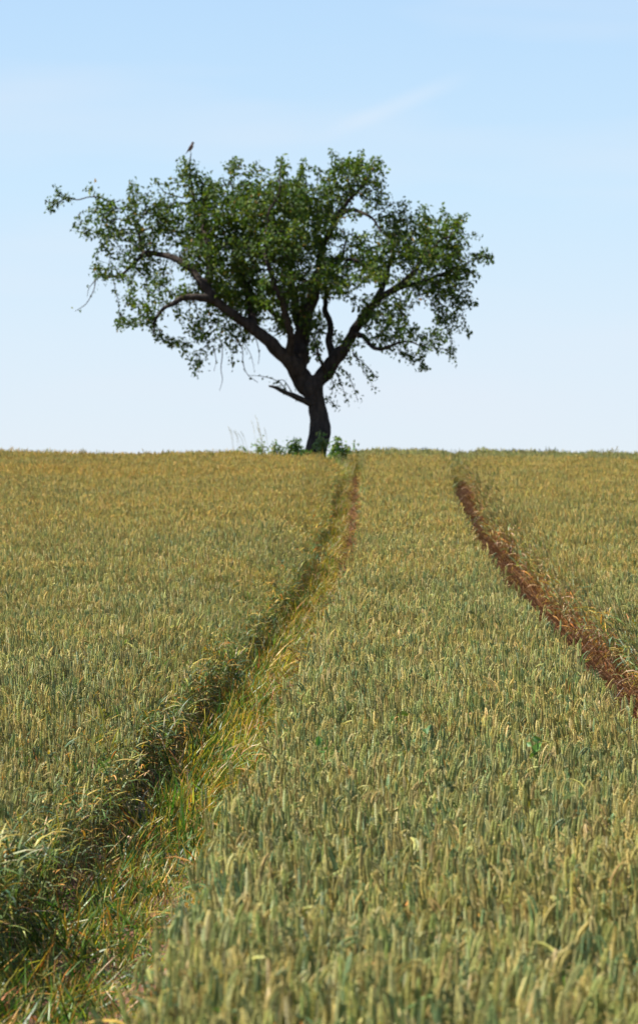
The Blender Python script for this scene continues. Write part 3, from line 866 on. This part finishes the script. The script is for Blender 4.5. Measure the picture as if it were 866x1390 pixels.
# ------------------------------------------------------------------ low growth at the foot of the tree
def leafy_shrub(name, label, cat, px, d, width, height, nst, leaf, col, group=None, dens=8, base_py=None, seed=1, spike=0.0, stem_name='stem'):
    r = random.Random(seed)
    xw = (px-433)/F*d
    loc = Vector((xw, d, float(ground_z(xw, d)) - 0.02))
    e = empty(name, loc); tag(e, label, cat, group)
    ms, ml = MB(), MB()
    sites = []
    for k in range(nst):
        a = r.uniform(0, 6.28); q = r.random()**.6
        tip = Vector((math.cos(a)*q*width/2, math.sin(a)*q*width/2, height*r.uniform(.62, 1.0)*(1-.35*q*q)))
        b = Vector((math.cos(a)*q*width/8, math.sin(a)*q*width/8, 0))
        mid = b.lerp(tip, .5) + Vector((r.uniform(-.05, .05), r.uniform(-.05, .05), height*.08))
        sp = spline([(*b, .008), (*mid, .006), (*tip, .003)], 5)
        tube(ms, [p[:3] for p in sp], [p[3] for p in sp], 4, (0.10, 0.13, 0.05), cap=False)
        for j, p in enumerate(sp[2:]):
            sites.append((Vector(p[:3]), dens if j > 3 else max(1, dens//2)))
    leaf_batch(ml, sites, leaf, 0.09, lambda g, rr: vary(rr.choice(col), rr, .2), r)
    ms.build('stem', M_WEED, e); ml.build('foliage', M_WEED, e, smooth=False)
    return e
GREEN = [(0.075, 0.145, 0.035), (0.10, 0.18, 0.04), (0.055, 0.11, 0.03)]
PALE = [(0.16, 0.22, 0.07), (0.11, 0.17, 0.05), (0.17, 0.21, 0.08)]
leafy_shrub('shrub', 'dense dark green leafy bush just left of the trunk', 'shrub', 402, 78.0, .62, 1.02, 34, (.06, .10), GREEN, dens=9, seed=2)
leafy_shrub('shrub', 'loose open bush with broad leaves just right of the trunk', 'shrub', 458, 77.6, .62, 1.0, 16, (.08, .14), GREEN + PALE[:1], dens=5, seed=3)
leafy_shrub('sapling', 'thin leafy sapling at the far right end of the growth beside the trunk', 'sapling', 483, 77.4, .36, .95, 9, (.06, .09), PALE + GREEN[:1], dens=3, seed=4)
leafy_shrub('root_shoot', 'bright leafy shoot growing up the front of the trunk', 'shoot', 436, 78.5, .30, 1.25, 5, (.09, .15), PALE, dens=4, seed=5)
leafy_shrub('weed_clump', 'pointed green weed clump left of the dense bush', 'weed', 376, 77.5, .42, .98, 14, (.06, .09), PALE + GREEN, dens=5, seed=6)
leafy_shrub('weed_clump', 'taller weed clump standing midway between the tree and the dry grass stalks', 'weed', 354, 77.8, .34, 1.02, 10, (.05, .08), PALE, dens=4, seed=7)
leafy_shrub('weed_clump', 'low broad weed clump at the left end of the growth under the tree', 'weed', 326, 77.6, .66, .92, 20, (.05, .08), PALE + GREEN[:1], dens=4, seed=8)
leafy_shrub('weed_clump', 'feathery weed clump poking above the wheat on the crest far left of the tree', 'weed', 270, 78.5, .42, .90, 10, (.03, .05), PALE, dens=3, seed=9)

def grass_stalks(px, d, h, n, label, seed, lean):
    r = random.Random(seed)
    xw = (px-433)/F*d
    e = empty('tall_grass', (xw, d, float(ground_z(xw, d))))
    tag(e, label, 'grass', 'dry grass stalks left of the tree')
    for k in range(n):
        mb = MB()
        hh = h*r.uniform(.75, 1); lx = lean*r.uniform(.6, 1.4); by = r.uniform(-.1, .1); bx = r.uniform(-.12, .12)
        P4 = [(bx, by, 0, .003), (bx+lx*.3, by, hh*.45, .0025), (bx+lx*.75, by+.03, hh*.85, .002), (bx+lx*1.1, by+.04, hh, .0015)]
        sp = spline(P4, 6)
        tube(mb, [p[:3] for p in sp], [p[3] for p in sp], 3, (0.42, 0.38, 0.24), cap=False)
        for p in sp[-8:]:
            for q in range(3):
                dd = Vector((r.gauss(0, .6), r.gauss(0, .6), 1)).normalized()
                o = Vector(p[:3]); s_ = dd.cross(Vector((0, 1, 0))).normalized()*.004
                mb.add([o, o + dd*.014 + s_*.6, o + dd*.032, o + dd*.014 - s_*.6], [(0, 1, 2, 3)], (0.55, 0.50, 0.36))
        mb.build('stalk', M_GRASS, e)
grass_stalks(365, 77.5, 1.45, 5, 'pale dry grass stalks leaning left, nearest to the tree', 21, -.18)
grass_stalks(345, 77.8, 1.32, 4, 'sparse pale grass stalks, middle of the three tufts left of the tree', 22, -.22)
grass_stalks(328, 77.4, 1.22, 3, 'thin pale grass stalks, farthest from the tree', 23, -.12)

# small broad-leaved weeds showing above the wheat
def field_weed(px, py_d, zoff, label, seed, k=5, size=(.025, .05)):
    r = random.Random(seed)
    d = py_d; xw = (px-433)/F*d
    e = empty('field_weed', (xw, d, float(ground_z(xw, d))))
    tag(e, label, 'weed', 'bright green weeds among the wheat')
    h = CROP_H + zoff
    ms, ml = MB(), MB()
    sp = spline([(0, 0, 0, .004), (.01, .01, h*.5, .0035), (.0, .0, h, .002)], 6)
    tube(ms, [p[:3] for p in sp], [p[3] for p in sp], 4, (0.12, 0.22, 0.05), cap=False)
    for p in sp[-k:]:
        leaf_batch(ml, [(Vector(p[:3]), 3)], size, .03, lambda g, rr: vary((0.075, 0.17, 0.035), rr, .25), r)
    ms.build('stem', M_WEED, e); ml.build('foliage', M_WEED, e, smooth=False)
field_weed(541, 15.0, .03, 'small bright green weed near the middle of the wheat strip between the tracks', 31)
field_weed(444, 13.6, .03, 'bright green weed near the left side of the middle wheat strip', 32)
field_weed(573, 14.0, .02, 'tiny yellowish green weed just right of the middle of the wheat strip', 33, 3)
field_weed(728, 13.7, .03, 'bright green weed on the right side of the middle wheat strip', 34)

# ------------------------------------------------------------------ the bird on the topmost twig
perch = TB + T(259, 207, 0)
bird = empty('bird', perch)
tag(bird, 'small brown falcon perched on the top twig at the upper left of the tree', 'bird')
def bird_body():
    # sections along the spine: x, z (m from the feet), half-width, half-thickness
    K = [(-.118, -.030, .010, .004), (-.095, .000, .014, .006), (-.070, .034, .019, .010), (-.045, .058, .030, .026), (-.020, .085, .040, .038), (.006, .120, .043, .043), (.022, .155, .038, .038),
         (.030, .180, .027, .027), (.035, .197, .025, .027), (.041, .214, .026, .029), (.047, .230, .021, .023), (.050, .241, .010, .011), (.0505, .2435, .002, .002)]
    mb = MB(); n = 16
    vs, fs, cs = [], [], []
    sp = spline(K, 4)
    for i, p in enumerate(sp):
        a = sp[max(i-1, 0)]; b = sp[min(i+1, len(sp)-1)]
        t = Vector((b[0]-a[0], 0, b[1]-a[1])).normalized(); nrm = Vector((-t.z, 0, t.x))    # towards the back
        for k in range(n):
            an = 2*math.pi*k/n
            q = Vector((p[0], 0, p[1])) + Vector((0, 1, 0))*math.cos(an)*p[2] + nrm*math.sin(an)*p[3]
            vs.append(q)
            back = math.sin(an) > -0.25
            c = (0.085, 0.055, 0.045) if back else (0.36, 0.27, 0.20)
            if p[1] > .19: c = (0.07, 0.055, 0.05) if back else (0.22, 0.18, 0.15)
            if p[1] < .03: c = (0.05, 0.04, 0.035)
            if not back and mnoise.noise(q*90) > .25: c = (0.10, 0.07, 0.05)
            cs.append(c)
    for i in range(len(sp)-1):
        for k in range(n):
            a = i*n+k; b = i*n+(k+1) % n; fs.append((a, b, b+n, a+n))
    fs.append(tuple(range(n))[::-1]); fs.append(tuple((len(sp)-1)*n+k for k in range(n)))
    mb.add(vs, fs, cs)
    return mb
bird_body().build('body', M_FEATHER, bird)
for s in (-1, 1):
    mb = MB()
    sp = spline([(.018, .036*s, .165, .014), (.0, .043*s, .130, .024), (-.030, .040*s, .090, .022), (-.062, .026*s, .045, .014), (-.092, .014*s, .010, .004)], 4)
    vs, fs = [], []
    for p in sp:
        for k in range(8):
            an = 2*math.pi*k/8
            vs.append(Vector((p[0], p[1], p[2])) + Vector((.75, 0, .66))*math.cos(an)*0 + Vector((-.8, 0, .6))*math.cos(an)*p[3] + Vector((0, 1, 0))*math.sin(an)*.006)
    for i in range(len(sp)-1):
        for k in range(8):
            a = i*8+k; b = i*8+(k+1) % 8; fs.append((a, b, b+8, a+8))
    mb.add(vs, fs, (0.065, 0.045, 0.040)); mb.build('wing', M_FEATHER, bird)
    mb = MB()
    tube(mb, [(-.008, .016*s, .072), (-.002, .015*s, .035), (.002, .014*s, .004)], [.010, .005, .0028], 8, (0.30, 0.22, 0.10))
    for a in (-.5, 0, .5, math.pi):
        tube(mb, [(.002, .014*s, .004), (.002+.014*math.cos(a), .014*s+.014*math.sin(a), .002), (.002+.02*math.cos(a), .014*s+.018*math.sin(a), -.006)], [.0025, .0022, .001], 6, (0.35, 0.27, 0.08))
    mb.build('leg', M_FEATHER, bird)
    mb = MB()
    vs = []; 
    for i in range(7):
        for k in range(8):
            th = math.pi*i/6; ph = 2*math.pi*k/8
            vs.append((.050 + .0045*math.sin(th)*math.cos(ph), .0225*s + .0045*math.sin(th)*math.sin(ph), .222 + .0045*math.cos(th)))
    mb.add(vs, [(i*8+k, i*8+(k+1) % 8, (i+1)*8+(k+1) % 8, (i+1)*8+k) for i in range(6) for k in range(8)], (0.01, 0.01, 0.01))
    mb.build('eye', M_FEATHER, bird)
mb = MB()
tube(mb, [(.060, 0, .222), (.072, 0, .221), (.080, 0, .215), (.081, 0, .207)], [.009, .007, .004, .001], 8, (0.10, 0.10, 0.11))
mb.build('beak', M_FEATHER, bird)
